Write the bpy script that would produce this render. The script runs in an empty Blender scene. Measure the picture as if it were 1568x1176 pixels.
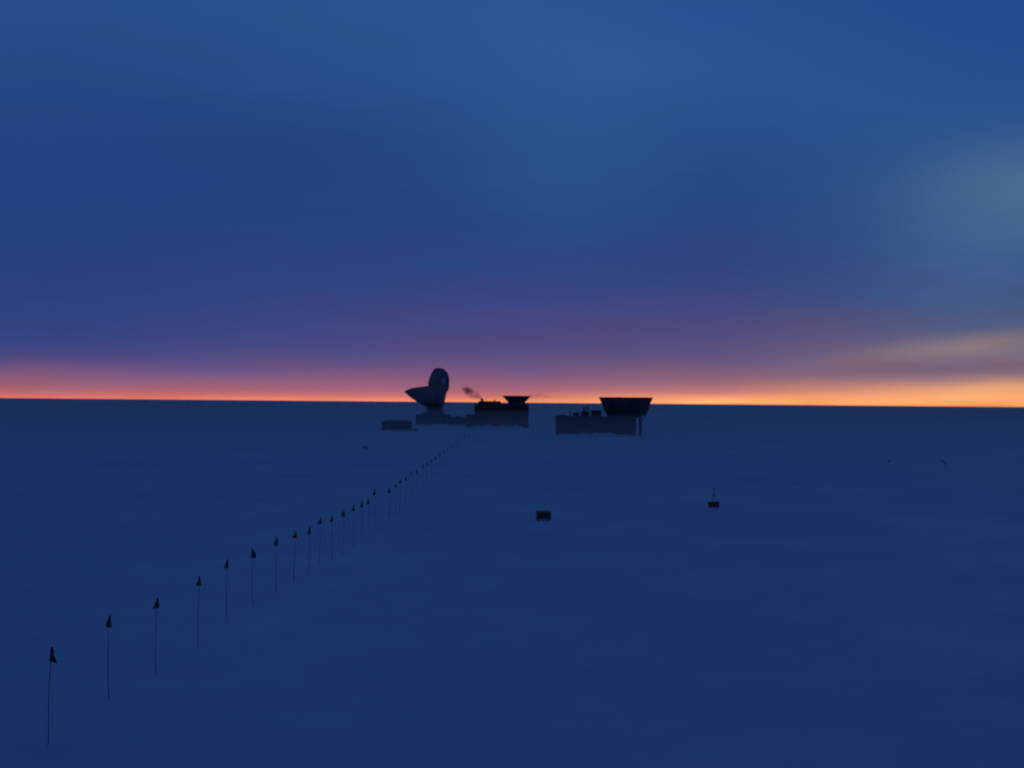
import bpy, bmesh, math, random
from mathutils import Vector, Matrix, noise
random.seed(7)
S = bpy.context.scene
S.view_settings.view_transform = 'Standard'
S.view_settings.look = 'None'
S.view_settings.exposure = 0

def lin(c):
    o = []
    for v in c:
        v = v/255.0
        o.append(v/12.92 if v <= 0.04045 else ((v+0.055)/1.055)**2.4)
    return (o[0], o[1], o[2], 1.0)

# ------------------------------------------------------------ world / sky
W = bpy.data.worlds.new("World"); S.world = W; W.use_nodes = True
nt = W.node_tree; nt.nodes.clear()
N = nt.nodes; L = nt.links
def setin(sock, v):
    if isinstance(v, (int, float)): sock.default_value = v
    elif isinstance(v, tuple): sock.default_value = v
    else: L.new(v, sock)
def M(op, a, b=None, c=None, clamp=False):
    n = N.new('ShaderNodeMath'); n.operation = op; n.use_clamp = clamp
    setin(n.inputs[0], a)
    if b is not None: setin(n.inputs[1], b)
    if c is not None: setin(n.inputs[2], c)
    return n.outputs[0]
def smooth(v, a, b):
    n = N.new('ShaderNodeMapRange'); n.interpolation_type = 'SMOOTHSTEP'
    setin(n.inputs['Value'], v); n.inputs['From Min'].default_value = a; n.inputs['From Max'].default_value = b
    return n.outputs[0]
def linr(v, a, b):
    n = N.new('ShaderNodeMapRange'); n.interpolation_type = 'LINEAR'; n.clamp = True
    setin(n.inputs['Value'], v); n.inputs['From Min'].default_value = a; n.inputs['From Max'].default_value = b
    return n.outputs[0]
def mix(f, a, b, mode='MIX'):
    n = N.new('ShaderNodeMix'); n.data_type = 'RGBA'; n.blend_type = mode
    setin(n.inputs[0], f); setin(n.inputs[6], a); setin(n.inputs[7], b)
    return n.outputs[2]
tc = N.new('ShaderNodeTexCoord')
sep = N.new('ShaderNodeSeparateXYZ'); L.new(tc.outputs['Generated'], sep.inputs[0])
az = M('ARCTAN2', sep.outputs[0], sep.outputs[1])
el = M('ARCSINE', sep.outputs[2])
AZ = M('MULTIPLY', az, 57.29578)      # degrees from the view axis
EL = M('MULTIPLY', el, 57.29578)      # degrees above the horizon
# soft cloud structure, stretched along the horizon
cv = N.new('ShaderNodeCombineXYZ')
L.new(M('MULTIPLY', AZ, 0.12), cv.inputs[0]); L.new(M('MULTIPLY', M('ADD', EL, M('MULTIPLY', AZ, -0.06)), 0.38), cv.inputs[1])
nz = N.new('ShaderNodeTexNoise'); nz.inputs['Scale'].default_value = 1.0; nz.inputs['Detail'].default_value = 1.5
nz.inputs['Roughness'].default_value = 0.4; L.new(cv.outputs[0], nz.inputs['Vector'])
cv2 = N.new('ShaderNodeCombineXYZ')
L.new(M('MULTIPLY', AZ, 0.36), cv2.inputs[0]); L.new(M('MULTIPLY', M('ADD', EL, M('MULTIPLY', AZ, -0.03)), 2.2), cv2.inputs[1])
nz2 = N.new('ShaderNodeTexNoise'); nz2.inputs['Scale'].default_value = 1.0; nz2.inputs['Detail'].default_value = 5.0
nz2.inputs['Roughness'].default_value = 0.55
L.new(cv2.outputs[0], nz2.inputs['Vector'])
low = M('EXPONENT', M('MULTIPLY', M('MAXIMUM', EL, 0.0), -0.42))   # streaks belong to the low cloud bank
n1 = M('SUBTRACT', nz.outputs[0], 0.5); n2 = M('MULTIPLY', M('SUBTRACT', nz2.outputs[0], 0.5), low)
warp = M('ADD', 1.04, M('ADD', M('MULTIPLY', n1, 0.25), M('MULTIPLY', n2, 1.3)))
elw = M('MULTIPLY', M('MAXIMUM', EL, 0.0), warp)
T = M('SQRT', M('DIVIDE', elw, 90.0))
def ramp(stops):
    n = N.new('ShaderNodeValToRGB'); cr = n.color_ramp; cr.interpolation = 'LINEAR'
    L.new(T, n.inputs[0])
    st = [(min(1, math.sqrt(max(e, 0)/90.0)), lin(c)) for e, c in stops]
    cr.elements[0].position = st[0][0]; cr.elements[0].color = st[0][1]
    cr.elements[1].position = st[-1][0]; cr.elements[1].color = st[-1][1]
    for p, c in st[1:-1]:
        e = cr.elements.new(p); e.color = c
    return n.outputs[0]
HI = [(16, (32, 68, 122)), (30, (27, 57, 110)), (90, (24, 50, 104))]
rL = ramp([(0, (236,116,90)), (.05,(216,110,104)), (.14,(184,104,112)), (.28,(158,97,118)), (.42,(142,92,122)), (.62,(118,86,127)), (.85,(86,75,129)), (1.05,(67,71,130)),
           (1.4,(52,67,129)), (2.2,(43,65,129)), (3.2,(36,64,128)), (5,(33,66,130)), (6.6,(34,67,129)), (8.6,(38,77,138))]+HI)
rC = ramp([(0, (255,156,96)), (.05,(243,140,104)), (.12,(210,118,114)), (.25,(172,104,122)), (.48,(142,94,127)), (.8,(110,86,131)),
           (1.15,(88,79,132)), (1.6,(72,74,132)), (2.4,(56,69,130)), (3.2,(44,68,130)), (4.4,(36,69,130)), (6,(38,76,137)), (7.4,(40,82,143)), (8.8,(41,85,145))]+HI)
rM = ramp([(0, (255,152,82)), (.07,(255,180,112)), (.17,(244,154,118)), (.26,(202,126,120)), (.42,(160,109,121)), (.7,(126,94,125)),
           (1.1,(98,84,127)), (1.7,(79,76,127)), (2.4,(60,71,128)), (3.2,(46,67,126)), (4.5,(36,70,131)), (6,(37,76,138)), (7.4,(39,82,143)), (8.8,(38,80,143))]+HI)
rR = ramp([(0, (244,138,80)), (.1,(255,164,96)), (.24,(250,170,112)), (.40,(218,148,118)), (.6,(168,125,121)), (.85,(134,110,122)),
           (1.3,(110,102,124)), (1.8,(84,90,124)), (2.5,(60,80,126)), (3.4,(48,80,132)), (4.6,(48,86,138)), (6,(42,83,141)), (7.4,(38,78,140)), (8.8,(33,74,137))]+HI)
rB = ramp([(0, (70,84,128)), (1,(60,78,128)), (4,(42,70,128)), (8.6,(36,74,134))]+HI)
c = mix(linr(AZ, -9.8, 0.0), rL, rC)
c = mix(linr(AZ, 0.0, 4.5), c, rM)
c = mix(linr(AZ, 4.5, 10.0), c, rR)
away = smooth(M('ABSOLUTE', AZ), 22.0, 80.0)
c = mix(away, c, rB)
def blob(col, fac, a0, e0, sa, se, slope=0.0, wn=1.0):
    global c
    da = M('SUBTRACT', AZ, a0)
    de = M('SUBTRACT', M('SUBTRACT', EL, e0), M('MULTIPLY', da, slope))
    de = M('ADD', de, M('ADD', M('MULTIPLY', n1, se*1.0*wn), M('MULTIPLY', n2, se*2.2*wn)))
    q = M('ADD', M('POWER', M('ABSOLUTE', M('DIVIDE', da, sa)), 2.0), M('POWER', M('ABSOLUTE', M('DIVIDE', de, se)), 2.0))
    g = M('MULTIPLY', M('EXPONENT', M('MULTIPLY', q, -1.0)), fac, clamp=True)
    c = mix(g, c, lin(col))
blob((82,112,148), .85, 11.4, 4.5, 2.2, 1.0, .05)
blob((70,104,150), .45, 10.6, 3.6, 2.5, 1.6, .15)
blob((44,88,148), .6, 2.0, 7.6, 6.0, 1.3, -.1)
blob((44,90,148), .5, 1.4, 5.6, 2.2, 1.6)
blob((31,60,124), .45, -6.5, 5.4, 5.0, 1.2, -.1)
blob((78,70,124), .4, 1.5, 1.5, 5.5, .55, .05)
blob((150,128,128), .62, 9.8, 1.27, 2.0, .24, .11)
blob((116,93,118), .8, 9.4, .82, 2.8, .16, .04)
blob((255,184,122), .4, 10.8, .42, 2.4, .16, .06)
# subtle brightness mottling
mott = M('ADD', 1.0, M('ADD', M('MULTIPLY', n1, 0.16), M('MULTIPLY', n2, 0.7)))
cm = N.new('ShaderNodeCombineXYZ')
for i in range(3): L.new(mott, cm.inputs[i])
c = mix(1.0, c, cm.outputs[0], 'MULTIPLY')
sky = N.new('ShaderNodeTexSky'); sky.sky_type = 'NISHITA'; sky.sun_disc = False
sky.sun_elevation = math.radians(-3.0); sky.sun_rotation = math.radians(14)
bg1 = N.new('ShaderNodeBackground'); L.new(c, bg1.inputs[0]); bg1.inputs[1].default_value = 1.0
bg2 = N.new('ShaderNodeBackground'); L.new(sky.outputs[0], bg2.inputs[0]); bg2.inputs[1].default_value = 0.004
add = N.new('ShaderNodeAddShader'); L.new(bg1.outputs[0], add.inputs[0]); L.new(bg2.outputs[0], add.inputs[1])
out = N.new('ShaderNodeOutputWorld'); L.new(add.outputs[0], out.inputs[0])

# ------------------------------------------------------------ materials
def mat(name, col, rough=0.8, var=0.25, scale=1.5, bump=0.0, metal=0.0, spec=0.3):
    m = bpy.data.materials.new(name); m.use_nodes = True
    t = m.node_tree; b = t.nodes['Principled BSDF']
    b.inputs['Roughness'].default_value = rough; b.inputs['Metallic'].default_value = metal
    b.inputs['Specular IOR Level'].default_value = spec
    tx = t.nodes.new('ShaderNodeTexCoord'); n = t.nodes.new('ShaderNodeTexNoise')
    n.inputs['Scale'].default_value = scale; n.inputs['Detail'].default_value = 5
    t.links.new(tx.outputs['Object'], n.inputs['Vector'])
    r = t.nodes.new('ShaderNodeValToRGB')
    r.color_ramp.elements[0].position = .3; r.color_ramp.elements[1].position = .7
    r.color_ramp.elements[0].color = tuple(v*(1-var) for v in col)+(1,)
    r.color_ramp.elements[1].color = tuple(min(1, v*(1+var)) for v in col)+(1,)
    t.links.new(n.outputs[0], r.inputs[0]); t.links.new(r.outputs[0], b.inputs['Base Color'])
    if bump:
        bp = t.nodes.new('ShaderNodeBump'); bp.inputs['Strength'].default_value = bump
        t.links.new(n.outputs[0], bp.inputs['Height']); t.links.new(bp.outputs[0], b.inputs['Normal'])
    return m
m_clad = mat('dark_cladding', (.14,.055,.04), .85, .35, .4, spec=.15)
m_clad2 = mat('grey_cladding', (.15,.075,.06), .85, .3, .4, spec=.15)
m_roof = mat('roof_membrane', (.10,.07,.07), .9)
m_glass = mat('window_glass', (.03,.03,.035), .25, .1, spec=.4)
m_trim = mat('steel_trim', (.10,.07,.07), .6, .2, metal=.2)
m_shield = mat('shield_panels', (.12,.075,.08), .7, .2, .8, spec=.15)
m_shieldin = mat('shield_lining', (.40,.40,.42), .4, .1, metal=.5)
m_scope = mat('telescope_panels', (.27,.175,.17), .6, .2, .4, spec=.2)
m_scope_highlight = mat('telescope_painted_highlight', (.48,.38,.38), .5, .15, .8)  # paler panel tone; paints the boom's highlight from the bright sky as colour
m_wood = mat('weathered_plywood', (.24,.14,.04), .85, .3, 6, .3)
m_dark = mat('dark_paint', (.06,.04,.03), .7, .3, 5)
m_bamboo = mat('bamboo', (.18,.13,.10), .8, .3, 8)
m_flag_o = mat('flag_cloth_orange', (.20,.065,.02), .9, .3, 8)
m_flag_k = mat('flag_cloth_black', (.05,.04,.045), .9, .3, 8)
m_flag_b = mat('flag_cloth_blue', (.08,.09,.14), .9, .3, 8)

# snow
m_snow = bpy.data.materials.new('snow'); m_snow.use_nodes = True
t = m_snow.node_tree; b = t.nodes['Principled BSDF']
b.inputs['Roughness'].default_value = .75; b.inputs['Specular IOR Level'].default_value = .25
g = t.nodes.new('ShaderNodeNewGeometry')
mp = t.nodes.new('ShaderNodeMapping'); mp.inputs['Scale'].default_value = (.07,.03,.05); mp.inputs['Rotation'].default_value = (0,0,.25)
t.links.new(g.outputs['Position'], mp.inputs[0])
na = t.nodes.new('ShaderNodeTexNoise'); na.inputs['Scale'].default_value = 1; na.inputs['Detail'].default_value = 9; na.inputs['Roughness'].default_value=.75
t.links.new(mp.outputs[0], na.inputs['Vector'])
r = t.nodes.new('ShaderNodeValToRGB'); r.color_ramp.elements[0].position=.3; r.color_ramp.elements[1].position=.7
r.color_ramp.elements[0].color=(.62,.65,.73,1); r.color_ramp.elements[1].color=(.87,.86,.87,1)
t.links.new(na.outputs[0], r.inputs[0]); t.links.new(r.outputs[0], b.inputs['Base Color'])
mp2 = t.nodes.new('ShaderNodeMapping'); mp2.inputs['Scale'].default_value = (.5,.9,1); mp2.inputs['Rotation'].default_value = (0,0,.4)
t.links.new(g.outputs['Position'], mp2.inputs[0])
nb = t.nodes.new('ShaderNodeTexNoise'); nb.inputs['Scale'].default_value = .8; nb.inputs['Detail'].default_value = 6
t.links.new(mp2.outputs[0], nb.inputs['Vector'])
bp = t.nodes.new('ShaderNodeBump'); bp.inputs['Strength'].default_value=.45; bp.inputs['Distance'].default_value=.16
t.links.new(nb.outputs[0], bp.inputs['Height']); t.links.new(bp.outputs[0], b.inputs['Normal'])

# ------------------------------------------------------------ snow sheet to the horizon
def hgt(x, y):
    d = math.hypot(x, y)
    f = max(0.0, 1-d/900.0)
    return f*(.10*noise.noise(Vector((x*.03, y*.02, 3))) + .05*noise.noise(Vector((x*.13, y*.09, 9))))
ys = [-80000,-8000,-800,-100] + [ -20+i*20 for i in range(3)]
y = 30.0
while y < 900: ys.append(y); y *= 1.025
while y < 90000: ys.append(y); y *= 1.35
ys.append(90000)
xs = [0.0]; x = 1.2
while x < 90000: xs.append(x); x = x*1.06+.8 if x < 400 else x*1.5
xs = [-v for v in reversed(xs[1:])] + xs
bm = bmesh.new(); grid = []
for yy in ys: grid.append([bm.verts.new((xx, yy, hgt(xx, yy))) for xx in xs])
for j in range(len(ys)-1):
    for i in range(len(xs)-1):
        f = bm.faces.new((grid[j][i], grid[j][i+1], grid[j+1][i+1], grid[j+1][i])); f.smooth = True
me = bpy.data.meshes.new('snow_ground'); bm.to_mesh(me); bm.free()
o = bpy.data.objects.new('snow_ground', me); S.collection.objects.link(o); me.materials.append(m_snow)

# ------------------------------------------------------------ mesh helpers
class B:
    """collects geometry for one part"""
    def __init__(s): s.bm = bmesh.new(); s.mats = []
    def mi(s, m):
        if m not in s.mats: s.mats.append(m)
        return s.mats.index(m)
    def box(s, x0,x1,y0,y1,z0,z1, m, rot=None):
        vs = [s.bm.verts.new(p) for p in ((x0,y0,z0),(x1,y0,z0),(x1,y1,z0),(x0,y1,z0),(x0,y0,z1),(x1,y0,z1),(x1,y1,z1),(x0,y1,z1))]
        k = s.mi(m)
        for q in ((3,2,1,0),(4,5,6,7),(0,1,5,4),(1,2,6,5),(2,3,7,6),(3,0,4,7)):
            s.bm.faces.new([vs[i] for i in q]).material_index = k
    def tube(s, p, q, r0, r1, m, n=8, cap=True):
        p = Vector(p); q = Vector(q); d = (q-p).normalized()
        a = d.orthogonal().normalized(); b_ = d.cross(a); k = s.mi(m)
        R = []
        for c0, r in ((p, r0), (q, r1)):
            R.append([s.bm.verts.new(c0 + (a*math.cos(2*math.pi*i/n)+b_*math.sin(2*math.pi*i/n))*r) for i in range(n)])
        for i in range(n):
            s.bm.faces.new((R[0][i],R[0][(i+1)%n],R[1][(i+1)%n],R[1][i])).material_index = k
        if cap:
            s.bm.faces.new(list(reversed(R[0]))).material_index = k; s.bm.faces.new(R[1]).material_index = k
    def loft(s, secs, m, n=12, cap0=True, cap1=True, sq=1.0, ph=0.0):
        k = s.mi(m); R = []
        for sc in secs:
            z,x0,x1,yh = sc[:4]; yc = sc[4] if len(sc)>4 else 0; sl = sc[5] if len(sc)>5 else 0
            cx=(x0+x1)/2; rx=(x1-x0)/2; ring=[]
            for i in range(n):
                a=2*math.pi*(i+ph)/n; ca,sa=math.cos(a),math.sin(a)
                ca=math.copysign(abs(ca)**sq,ca); sa=math.copysign(abs(sa)**sq,sa)
                ring.append(s.bm.verts.new((cx+rx*ca, yc+yh*sa, z+sl*rx*ca)))
            R.append(ring)
        for j in range(len(R)-1):
            for i in range(n):
                s.bm.faces.new((R[j][i],R[j][(i+1)%n],R[j+1][(i+1)%n],R[j+1][i])).material_index = k
        if cap0: s.bm.faces.new(list(reversed(R[0]))).material_index = k
        if cap1: s.bm.faces.new(R[-1]).material_index = k
    def done(s, name, parent=None, loc=(0,0,0), rz=0, bevel=0, smooth=False):
        bmesh.ops.recalc_face_normals(s.bm, faces=s.bm.faces)
        if smooth:
            for f in s.bm.faces: f.smooth = True
        me = bpy.data.meshes.new(name); s.bm.to_mesh(me); s.bm.free()
        for m in s.mats: me.materials.append(m)
        o = bpy.data.objects.new(name, me); S.collection.objects.link(o)
        o.location = loc; o.rotation_euler = (0,0,rz)
        if bevel:
            md = o.modifiers.new('bevel','BEVEL'); md.width = bevel; md.segments = 2; md.limit_method='ANGLE'
        if parent: o.parent = parent
        return o
def empty(name, loc, rz=0):
    e = bpy.data.objects.new(name, None); S.collection.objects.link(e); e.location = loc; e.rotation_euler=(0,0,rz)
    e.empty_display_size = 1; return e

def building(parent, pre, x0,x1,y0,y1,z0,z1, wm, wins, parapet=.35):
    w = B(); w.box(x0,x1,y0,y1,z0,z1,wm)
    x = x0+1.2
    while x < x1-.3:
        w.box(x-.04,x+.04,y0-.03,y0-.002,max(z0,0)+.1,z1-.05,m_trim); x += 1.2
    w.done(pre+'walls', parent)
    r = B(); r.box(x0-.15,x1+.15,y0-.15,y1+.15,z1+.002,z1+.12,m_roof)
    r.box(x0-.15,x1+.15,y0-.15,y0-.05,z1+.122,z1+parapet,m_trim)
    r.box(x0-.15,x0-.05,y0-.048,y1+.15,z1+.122,z1+parapet,m_trim); r.box(x1+.05,x1+.15,y0-.048,y1+.15,z1+.122,z1+parapet,m_trim)
    r.done(pre+'roof', parent)
    g = B()
    for (wx,wz,ww,wh) in wins:
        g.box(wx,wx+ww,y0-.06,y0-.035,wz,wz+wh,m_glass)
        g.box(wx-.08,wx,y0-.09,y0-.032,wz-.08,wz+wh+.08,m_trim); g.box(wx+ww,wx+ww+.08,y0-.09,y0-.032,wz-.08,wz+wh+.08,m_trim)
        g.box(wx,wx+ww,y0-.088,y0-.033,wz+wh,wz+wh+.08,m_trim); g.box(wx,wx+ww,y0-.088,y0-.033,wz-.08,wz,m_trim)
    if wins: g.done(pre+'windows', parent)

def drift(parent, x0, x1, y, w=3.0, h=.7, seed=0):
    """wind-packed snow banked against a wall"""
    b_=B(); k=b_.mi(m_snow); G=[]; nx=26; ny=6
    for j in range(ny):
        v=j/(ny-1); row=[]
        for i in range(nx):
            u=i/(nx-1); xx=x0+(x1-x0)*u
            e=min(1,4*u,4*(1-u)); e=e*e*(3-2*e)
            hh=h*(.55+.9*noise.noise(Vector((xx*.35,seed,0)))+.3)*e
            row.append(b_.bm.verts.new((xx, y-w*v, -.06+max(hh,0)*(1-v)**1.8)))
        G.append(row)
    for j in range(ny-1):
        for i in range(nx-1):
            f=b_.bm.faces.new((G[j+1][i],G[j+1][i+1],G[j][i+1],G[j][i])); f.material_index=k
    b_.done('snow_drift', parent, smooth=True)

def stairs(parent, x, y, z, w=1.2, d=-1):
    s = B(); n = max(3, int(z/.2))
    for i in range(n):
        zz = z*(i+1)/n; xx = x + d*(n-i)*.26
        s.box(xx-.13,xx+.13,y-w,y,zz-.05,zz,m_trim)
    for yy in (y-w, y):
        s.tube((x+d*n*.26,yy,0),(x,yy,z),.06,.06,m_trim,6); s.tube((x+d*n*.26,yy,1),(x,yy,z+1),.035,.035,m_trim,6)
        for i in range(0,n,3): s.tube((x+d*(n-i)*.26,yy,z*i/n),(x+d*(n-i)*.26,yy,z*i/n+1),.025,.025,m_trim,6)
    s.done('stairs', parent)

def shield(parent, cx, cy, z0, z1, r0, r1, n=16, back=.25):
    s = B()
    s.loft([(z0,cx-r0,cx+r0,r0,cy),(z1,cx-r1,cx+r1,r1,cy)], m_shield, n, True, False, ph=.5)
    s.loft([(z0+.3,cx-r0+.25,cx+r0-.25,r0-.25,cy),(z1+.002,cx-r1+.2,cx+r1-.2,r1-.2,cy)], m_shieldin, n, True, False, ph=.5)
    for i in range(n):
        a=2*math.pi*(i+.5)/n; a2=2*math.pi*(i+1.5)/n
        p=lambda r,z,a: (cx+math.cos(a)*r, cy+math.sin(a)*r, z)
        s.tube(p(r0+.05,z0,a),p(r1+.05,z1,a),.09,.09,m_trim,6)
        s.tube(p(r1+.02,z1,a),p(r1+.02,z1,a2),.13,.13,m_trim,6)
        zm=(z0+z1)/2; rm=(r0+r1)/2
        s.tube(p(rm+.05,zm,a),p(rm+.05,zm,a2),.07,.07,m_trim,6)
    s.done('ground_shield', parent)

# ------------------------------------------------------------ radio telescope
T0 = empty('radio_telescope', (-25.1, 872, 0))
p = B()
p.loft([(-.2,-4.2,2.9,3.6),(3.7,-3.9,2.5,3.3),(4.4,-3.5,2.2,3.0),(6.4,-3.4,2.1,2.8)], m_scope, 16)
p.done('pedestal', T0)
p = B()
p.loft([(6.2,-3.6,2.2,2.6),(7.2,-5.6,2.5,4.2),(8.9,-8.2,2.9,5.4),(10.2,-9.8,3.1,5.9),(11.3,-10.9,3.4,6.1,0,.0),(12.4,-10.0,3.6,5.9,0,.08),(13.3,-8.4,3.7,5.2,0,.14)], m_scope, 14, True, False)
p.loft([(13.3,-8.4,3.7,5.2,0,.14),(12.3,-6.5,2.6,4.0,0,.1),(11.6,-4,1,2.2)], m_shieldin, 14, False, True)
p.done('primary_dish', T0)
p = B()
p.loft([(11.5,-2.9,3.9,2.4),(14.2,-2.9,3.95,2.3),(16.2,-2.4,4.0,2.1),(17.6,-1.8,3.6,1.9),(18.6,-1.2,2.7,1.5),(19.2,-.5,1.7,1.0)], m_scope, 10, sq=.8)
p.box(1.6,3.1,-2.45,-2.1,12.5,16.0,m_scope_highlight)  # slabs here and on the right side carry the boom's painted highlight
p.box(3.9,4.15,-1.2,1.2,12.5,16.2,m_scope_highlight)
p.done('secondary_boom', T0)
p = B()
for sx in (-1,1):
    p.tube((sx*1.6-.6,-3.3,5.6),(sx*2.6-2.2,-4.6,9.6),.22,.18,m_trim); p.tube((sx*1.6-.6,3.3,5.6),(sx*2.6-2.2,4.6,9.6),.22,.18,m_trim)
for i in range(8):
    a=2*math.pi*i/8; p.tube((-.6+3.1*math.cos(a),3.1*math.sin(a),6.4),(-.6+3.1*math.cos(a),3.1*math.sin(a),7.3),.04,.04,m_trim,6)
p.done('mount_struts', T0)

# control building under the telescope
C0 = empty('telescope_control_building', (-31.8, 865, 0))
building(C0,'', 0, 11.5, 0, 3.2, -.2, 3.4, m_clad2, [(1.5,1.6,.9,.9),(4.2,1.6,.9,.9),(8.8,.3,1.0,2.0)])
building(C0,'annex_', 11.52, 20.0, .4, 6, -.2, 2.7, m_clad, [(13,1.2,.8,.8),(16,1.2,.8,.8)])
p = B()
p.box(2.2,3.4,1.0,2.2,3.53,4.3,m_trim); p.box(13.4,14.6,2,3.2,2.83,3.4,m_trim); p.tube((17,2,2.8),(17,2,4.0),.12,.12,m_trim)
p.done('roof_units', C0)
drift(C0, -1, 20.5, .0, 3.5, .8, 1)

# ------------------------------------------------------------ laboratory
D0 = empty('research_laboratory', (-11.7, 820, 0))
building(D0,'', 0, 17, 0, 12, -.2, 7.1, m_clad, [(1.2,4.8,1,1),(4.0,4.8,1,1),(7.0,4.8,1,1),(13.4,4.8,1,1),(2.5,2.0,1,1),(6,2.0,1,1),(12.4,1.1,1.1,2.1)])
p = B()
p.box(1.2,8.2,2,9,7.23,8.3,m_clad); p.box(1.9,2.8,1.2,1.99,7.23,8.9,m_trim)
p.tube((2.3,3,8.3),(2.3,3,9.2),.3,.3,m_trim); p.tube((6.3,3,8.3),(6.3,3,8.9),.2,.2,m_trim); p.tube((3.6,3,8.3),(3.6,3,10.0),.06,.06,m_trim)
p.box(-2.8,-.02,1,8,-.2,4.0,m_clad)
p.done('roof_units', D0, bevel=.05)
stairs(D0, 12.3, -.1, 1.1, 1.3)
drift(D0, -3, 18, -.02, 4, .9, 2)
p = B(); p.loft([(7.23,10.2,16.2,3.0,5),(8.2,10.6,15.8,2.6,5)], m_shield, 12); p.done('shield_collar', D0)
shield(D0, 13.2, 5, 8.2, 9.95, 2.8, 4.4, 14)

# ------------------------------------------------------------ observatory with big ground shield
O0 = empty('observatory_building', (10.9, 640, 0))
building(O0,'', 0, 19.6, 0, 9, -.2, 4.4, m_clad, [(1.4,2.3,.9,.8),(4.0,2.3,.9,.8),(6.6,2.3,.9,.8),(11.5,2.3,.9,.8),(9.0,.55,1.1,2.1),(16.5,2.3,.9,.8)])
p = B()
p.box(.6,2.6,1.5,4,4.53,5.0,m_trim); p.box(4.2,5.6,1.2,3.2,4.53,5.6,m_clad2); p.box(6.2,8.2,2,5,4.53,5.9,m_clad)
p.tube((3.4,2,4.5),(3.4,2,5.9),.12,.12,m_trim); p.tube((6.9,3,5.9),(6.9,3,7.0),.28,.22,m_trim); p.tube((7.7,3,5.9),(7.7,3,7.2),.18,.18,m_trim)
p.tube((5.0,2,5.6),(5.0,2,6.6),.05,.05,m_trim); p.box(8.7,11.2,3,6,4.53,6.2,m_clad2)
p.done('roof_units', O0, bevel=.05)
p = B(); p.loft([(4.53,12.4,20.6,4.1,6),(5.0,12.8,21.4,4.3,6)], m_shield, 12, ph=.5); p.done('shield_collar', O0)
shield(O0, 17.3, 6, 5.0, 9.35, 4.6, 6.6, 16)
p = B()
for xx,yy in ((20.9,2.6),(20.9,9.4),(13.6,10.6)):
    p.tube((xx,yy,-.3),(xx,yy,5.4),.2,.2,m_trim)
p.tube((20.9,2.6,.6),(20.9,9.4,5),.08,.08,m_trim); p.tube((20.9,9.4,.6),(20.9,2.6,5),.08,.08,m_trim)
p.tube((21.0,2.6,3.4),(23.1,4.2,7.2),.1,.1,m_trim)
p.done('support_legs', O0)
stairs(O0, 8.9, -.1, .6, 1.3)
drift(O0, -2, 21, -.02, 4, .8, 3)

# ------------------------------------------------------------ small storage shed
H0 = empty('storage_shed', (-34.8, 700, 0))
p = B(); p.box(0,8.0,0,3.2,.3,2.4,m_clad2)
for i in range(14): p.box(.3+i*.56,.42+i*.56,-.05,-.002,.4,2.35,m_trim)
p.box(5.6,6.8,-.09,-.055,.4,2.2,m_dark); p.done('walls',H0)
p = B()
k=p.mi(m_roof)
V=[p.bm.verts.new(v) for v in ((-.2,-.25,2.41),(8.2,-.25,2.41),(8.2,3.45,2.41),(-.2,3.45,2.41),(.9,1.6,2.95),(7.1,1.6,2.95))]
for q in ((0,1,5,4),(1,2,5),(2,3,4,5),(3,0,4),(3,2,1,0)): p.bm.faces.new([V[i] for i in q]).material_index=k
p.done('roof',H0)
p = B(); p.box(-.1,8.1,.2,.5,-.1,.29,m_dark); p.box(-.1,8.1,2.6,2.9,-.1,.29,m_dark); p.box(8.5,9.6,.4,1.6,-.1,.7,m_dark); p.done('skids',H0)
drift(H0, -1, 9, .15, 2.5, .6, 4)

# ------------------------------------------------------------ plywood crate
K = empty('wooden_crate', (2.2, 177.5, 0), .12)
p = B(); p.box(-.46,.46,-.3,.3,.06,.56,m_dark); p.done('body',K,bevel=.01)
p = B()
for z in (.07,.5): p.box(-.48,.48,-.33,-.305,z,z+.08,m_wood)
for xx in (-.48,-.04,.40): p.box(xx,xx+.08,-.355,-.332,.06,.6,m_wood)
p.box(-.50,.50,-.36,.33,.60,.64,m_wood); p.box(-.4,-.3,-.3,.3,-.04,.058,m_wood); p.box(.3,.4,-.3,.3,-.04,.058,m_wood)
p.done('battens',K)
# ------------------------------------------------------------ instrument box with mast
K = empty('instrument_station', (15.6, 201, 0), -.1)
p = B(); p.box(-.42,.42,-.3,.3,.08,.44,m_dark); p.box(-.46,.46,-.34,.34,.442,.49,m_dark); p.box(-.3,-.2,-.3,.3,-.05,.078,m_wood); p.box(.2,.3,-.3,.3,-.05,.078,m_wood); p.done('box',K,bevel=.015)
p = B()
for a in (0,2.1,4.2): p.tube((.26*math.cos(a),.26*math.sin(a),.49),(.02*math.cos(a),.02*math.sin(a),1.1),.028,.028,m_dark,6)
p.tube((0,0,.9),(.02,0,1.5),.035,.025,m_dark); p.tube((.02,0,1.44),(.02,0,1.6),.07,.06,m_dark); p.done('mast',K)
K = empty('supply_box', (-24.5, 438, 0), .2)
p = B(); p.box(-.35,.35,-.25,.25,.05,.38,m_dark); p.box(-.38,.38,-.28,.28,.382,.44,m_wood); p.box(-.3,-.2,-.28,.28,-.05,.048,m_wood); p.box(.2,.3,-.28,.28,-.05,.048,m_wood); p.done('body',K,bevel=.01)

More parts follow.
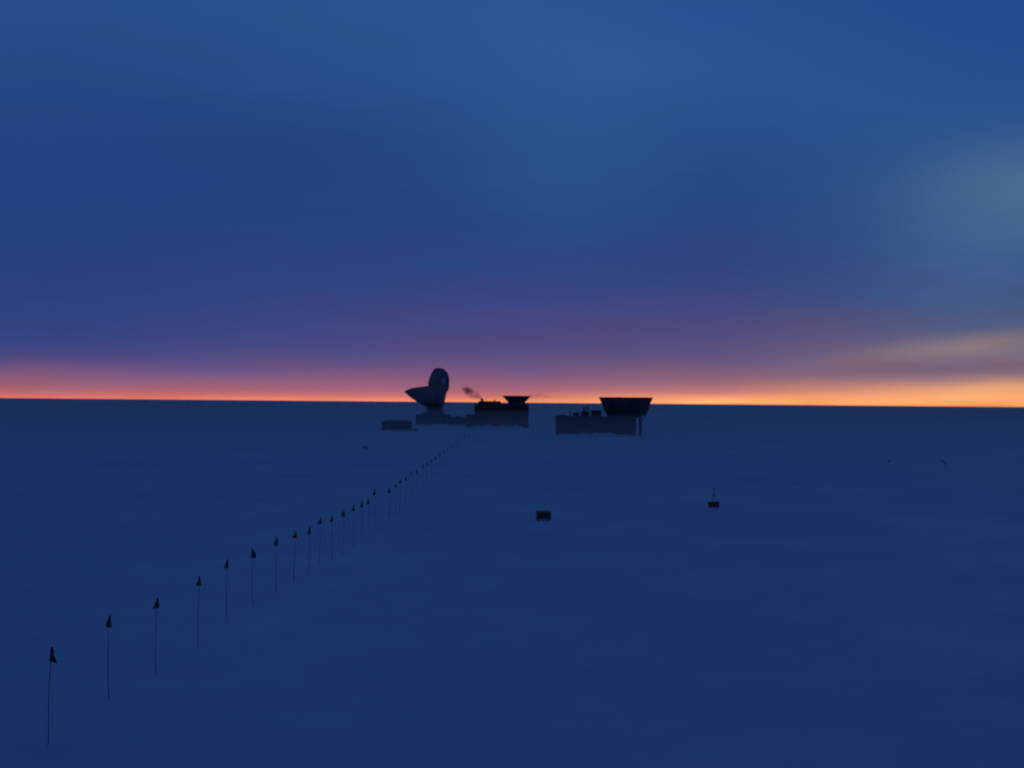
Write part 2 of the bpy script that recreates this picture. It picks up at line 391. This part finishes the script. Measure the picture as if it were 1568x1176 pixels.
# ------------------------------------------------------------ marker flags
def flag(x, y, h, cloth, lean=0.0, ang=0.0, w=.18, fh=.31):
    b_ = B(); prev=Vector((0,0,-.3)); n=5
    for i in range(n):
        f=(i+1)/n; q=Vector((lean*h*f + .02*math.sin(f*5+x), .01*math.sin(f*7), -.3+(h+.3)*f))
        b_.tube(prev,q,.0125-.0008*i,.0117-.0008*i,m_bamboo,6,True); prev=q
    top=Vector((lean*h+.02*math.sin(5+x), 0, h)); k=b_.mi(cloth); nu,nv=7,7; G=[]
    dr=Vector((math.cos(ang),math.sin(ang),0)); pr=Vector((-dr.y,dr.x,0))
    for j in range(nv):
        v=j/(nv-1); row=[]
        for i in range(nu):
            u=i/(nu-1)
            reach=w*u*(.10+.90*min(1,v*1.15)**.7)*(1-.25*max(0,v-.8)/.2*(1 if int(x*37)%2 else 0))
            sag=.13*u*u*(1-v*.6)+.03*math.sin(u*9+v*3+x*5)
            wob=.05*math.sin(u*8+v*4+x*3)*u+ .04*(v-.5)
            row.append(b_.bm.verts.new(top+Vector((0,0,-.01))+dr*(reach-.03*v)+pr*wob+Vector((0,0,-fh*v-sag*.5))))
        G.append(row)
    for j in range(nv-1):
        for i in range(nu-1):
            f=b_.bm.faces.new((G[j][i],G[j][i+1],G[j+1][i+1],G[j+1][i])); f.material_index=k; f.smooth=True
    b_.tube(top+Vector((0,0,-fh)),top+Vector((0,0,.02)),.055,.025,cloth,8)
    return b_.done('marker_flag', None, (x,y,hgt(x,y)))
F = [(-10.71,60.7),(-10.67,69.6),(-10.29,76.0),(-10.03,84.2),(-10.10,93.3),(-9.90,100.8),(-9.72,108.5),(-9.51,115),(-9.15,119),(-9.26,127),(-8.9,130.5),
     (-8.71,136),(-8.53,142),(-8.46,148.4),(-8.23,151.6),(-8.73,168),(-7.93,171),(-8.04,182),(-8.07,190),(-8.03,200),(-8.09,212),(-7.99,222),(-7.93,233.6),
     (-7.81,244),(-7.8,256),(-7.86,273.5),(-7.86,288),(-7.81,303),(-7.88,324),(-7.89,350),(-7.93,381),(-7.93,410),(-7.85,440),(-7.7,470),(-7.6,516),(-7.3,571)]
leans = [.03,0,.01,.0,-.01,-.03,0,.01,-.01,0,-.015]
angs = [.9, 2.5, 2.9, 2.7, 2.6, .5, 3.3, 2.4]
for i,(x,y) in enumerate(F):
    cl = m_flag_b if i in (6,) else (m_flag_o if i in (1,2,4,7,12) else m_flag_k)
    ln = leans[i] if i < len(leans) else random.uniform(-.02,.02)
    an = angs[i] if i < len(angs) else math.pi+random.uniform(-1.3,1.3)
    flag(x, y, 2.3+random.uniform(-.07,.07), cl, ln, an, random.uniform(.15,.2), random.uniform(.27,.35))
flag(50.3,348,.75,m_flag_k,.05,math.pi,.35,.3); flag(57.5,348,.8,m_flag_k,-.1,0,.35,.3); flag(58.1,350,.5,m_flag_k,.0,0,.3,.3)

# ------------------------------------------------------------ smoke plumes (volumes, wispy with soft edges)
def plume(name, pts, dens, seed):
    b_=bmesh.new(); n=14; R=[]
    for (x,y,z,r) in pts:
        R.append([b_.verts.new((x,y+math.cos(2*math.pi*i/n)*r,z+math.sin(2*math.pi*i/n)*r)) for i in range(n)])
    for j in range(len(R)-1):
        for i in range(n): b_.faces.new((R[j][i],R[j][(i+1)%n],R[j+1][(i+1)%n],R[j+1][i]))
    b_.faces.new(R[0]); b_.faces.new(R[-1]); bmesh.ops.recalc_face_normals(b_,faces=b_.faces)
    me=bpy.data.meshes.new(name); b_.to_mesh(me); b_.free()
    o=bpy.data.objects.new(name,me); S.collection.objects.link(o)
    m=bpy.data.materials.new(name); m.use_nodes=True; t=m.node_tree; t.nodes.remove(t.nodes['Principled BSDF'])
    v=t.nodes.new('ShaderNodeVolumePrincipled'); v.inputs['Color'].default_value=(.3,.33,.5,1)
    tx=t.nodes.new('ShaderNodeTexCoord'); nn=t.nodes.new('ShaderNodeTexNoise'); nn.inputs['Scale'].default_value=.6; nn.inputs['Detail'].default_value=4
    nn.inputs['Distortion'].default_value=.6
    mpp=t.nodes.new('ShaderNodeMapping'); mpp.inputs['Location'].default_value=(seed,0,seed*.7)
    t.links.new(tx.outputs['Object'],mpp.inputs[0]); t.links.new(mpp.outputs[0],nn.inputs['Vector'])
    def mm(op,a,b=None,clamp=False):
        q=t.nodes.new('ShaderNodeMath'); q.operation=op; q.use_clamp=clamp
        for k_,val in enumerate((a,b)):
            if val is None: continue
            if isinstance(val,(int,float)): q.inputs[k_].default_value=val
            else: t.links.new(val,q.inputs[k_])
        return q.outputs[0]
    sp=t.nodes.new('ShaderNodeSeparateXYZ'); t.links.new(tx.outputs['Object'],sp.inputs[0])
    # centre line z(x) and radius r(x) follow the same points as the envelope
    x0,x1=pts[0][0],pts[-1][0]
    def curve(idx, lo, hi):
        cr=t.nodes.new('ShaderNodeValToRGB'); mr=t.nodes.new('ShaderNodeMapRange')
        mr.inputs['From Min'].default_value=x0; mr.inputs['From Max'].default_value=x1
        t.links.new(sp.outputs[0],mr.inputs['Value']); t.links.new(mr.outputs[0],cr.inputs[0])
        for k_,pt in enumerate(pts):
            pos=(pt[0]-x0)/(x1-x0); g_=(pt[idx]-lo)/(hi-lo)
            e_=cr.color_ramp.elements[0] if k_==0 else (cr.color_ramp.elements[-1] if k_==len(pts)-1 else cr.color_ramp.elements.new(pos))
            e_.position=pos; e_.color=(g_,g_,g_,1)
        return mm('ADD',mm('MULTIPLY',cr.outputs[0],hi-lo),lo)
    zc=curve(2,8.0,13.0); rc=curve(3,0.0,2.5)
    dz=mm('SUBTRACT',sp.outputs[2],zc); dy=mm('SUBTRACT',sp.outputs[1],pts[0][1])
    d=mm('DIVIDE',mm('SQRT',mm('ADD',mm('MULTIPLY',dz,dz),mm('MULTIPLY',dy,dy))),rc)
    fall=mm('POWER',mm('SUBTRACT',1.0,d,True),1.2)
    nn2=mm('MULTIPLY',mm('SUBTRACT',nn.outputs[0],.36,True),6.0)
    t.links.new(mm('MULTIPLY',mm('MULTIPLY',fall,nn2),dens),v.inputs['Density'])
    t.links.new(v.outputs[0],t.nodes['Material Output'].inputs['Volume']); me.materials.append(m)
plume('smoke_plume',[(-9.2,823,8.9,.5),(-9.9,823,9.6,1.1),(-11.2,823,10.2,1.5),(-12.8,823,10.8,1.9),(-14.3,823,11.5,1.9),(-15.8,823,12.0,.5)],1.1,3.1)
plume('smoke_plume',[(4.5,826,9.6,.5),(6.5,826,10.1,1.3),(9,826,10.3,1.3),(12.5,826,9.6,.5)],.35,8.4)

# ------------------------------------------------------------ low blowing-snow haze
bpy.ops.mesh.primitive_cube_add(size=1)
hz=bpy.context.object; hz.name='blowing_snow_haze'; hz.scale=(4000,4000,6.0); hz.location=(0,2150,2.7)
m=bpy.data.materials.new('blowing_snow_haze'); m.use_nodes=True; t=m.node_tree; t.nodes.remove(t.nodes['Principled BSDF'])
v=t.nodes.new('ShaderNodeVolumeScatter'); v.inputs['Color'].default_value=(1,1,1,1); v.inputs['Density'].default_value=.0009; v.inputs['Anisotropy'].default_value=.2
t.links.new(v.outputs[0],t.nodes['Material Output'].inputs['Volume']); hz.data.materials.append(m)

# ------------------------------------------------------------ faint afterglow sun (just at the horizon, ahead and right)
sd=bpy.data.lights.new('sun','SUN'); sd.energy=.02; sd.angle=math.radians(12); sd.color=(1,.6,.4)
so=bpy.data.objects.new('sun',sd); S.collection.objects.link(so)
a=math.radians(14); e=math.radians(2)
so.rotation_euler=Vector((math.sin(a)*math.cos(e),math.cos(a)*math.cos(e),math.sin(e))).to_track_quat('Z','Y').to_euler()

# ------------------------------------------------------------ camera
cd=bpy.data.cameras.new('camera'); co=bpy.data.objects.new('camera',cd); S.collection.objects.link(co); S.camera=co
cd.sensor_width=36; cd.lens=36*4000/1568.0; cd.clip_start=.5; cd.clip_end=200000
rr=math.radians(.51); pitch=28/4000.0
fw=Vector((0,math.cos(pitch),math.sin(pitch)))
up0=Vector((0,-math.sin(pitch),math.cos(pitch))); rt0=Vector((1,0,0))
rt=rt0*math.cos(rr)+up0*math.sin(rr); up=-rt0*math.sin(rr)+up0*math.cos(rr)
mt=Matrix((rt,up,-fw)).transposed().to_4x4(); mt.translation=Vector((0,0,8)); co.matrix_world=mt
cd.dof.use_dof=True; cd.dof.focus_distance=25; cd.dof.aperture_fstop=4.8
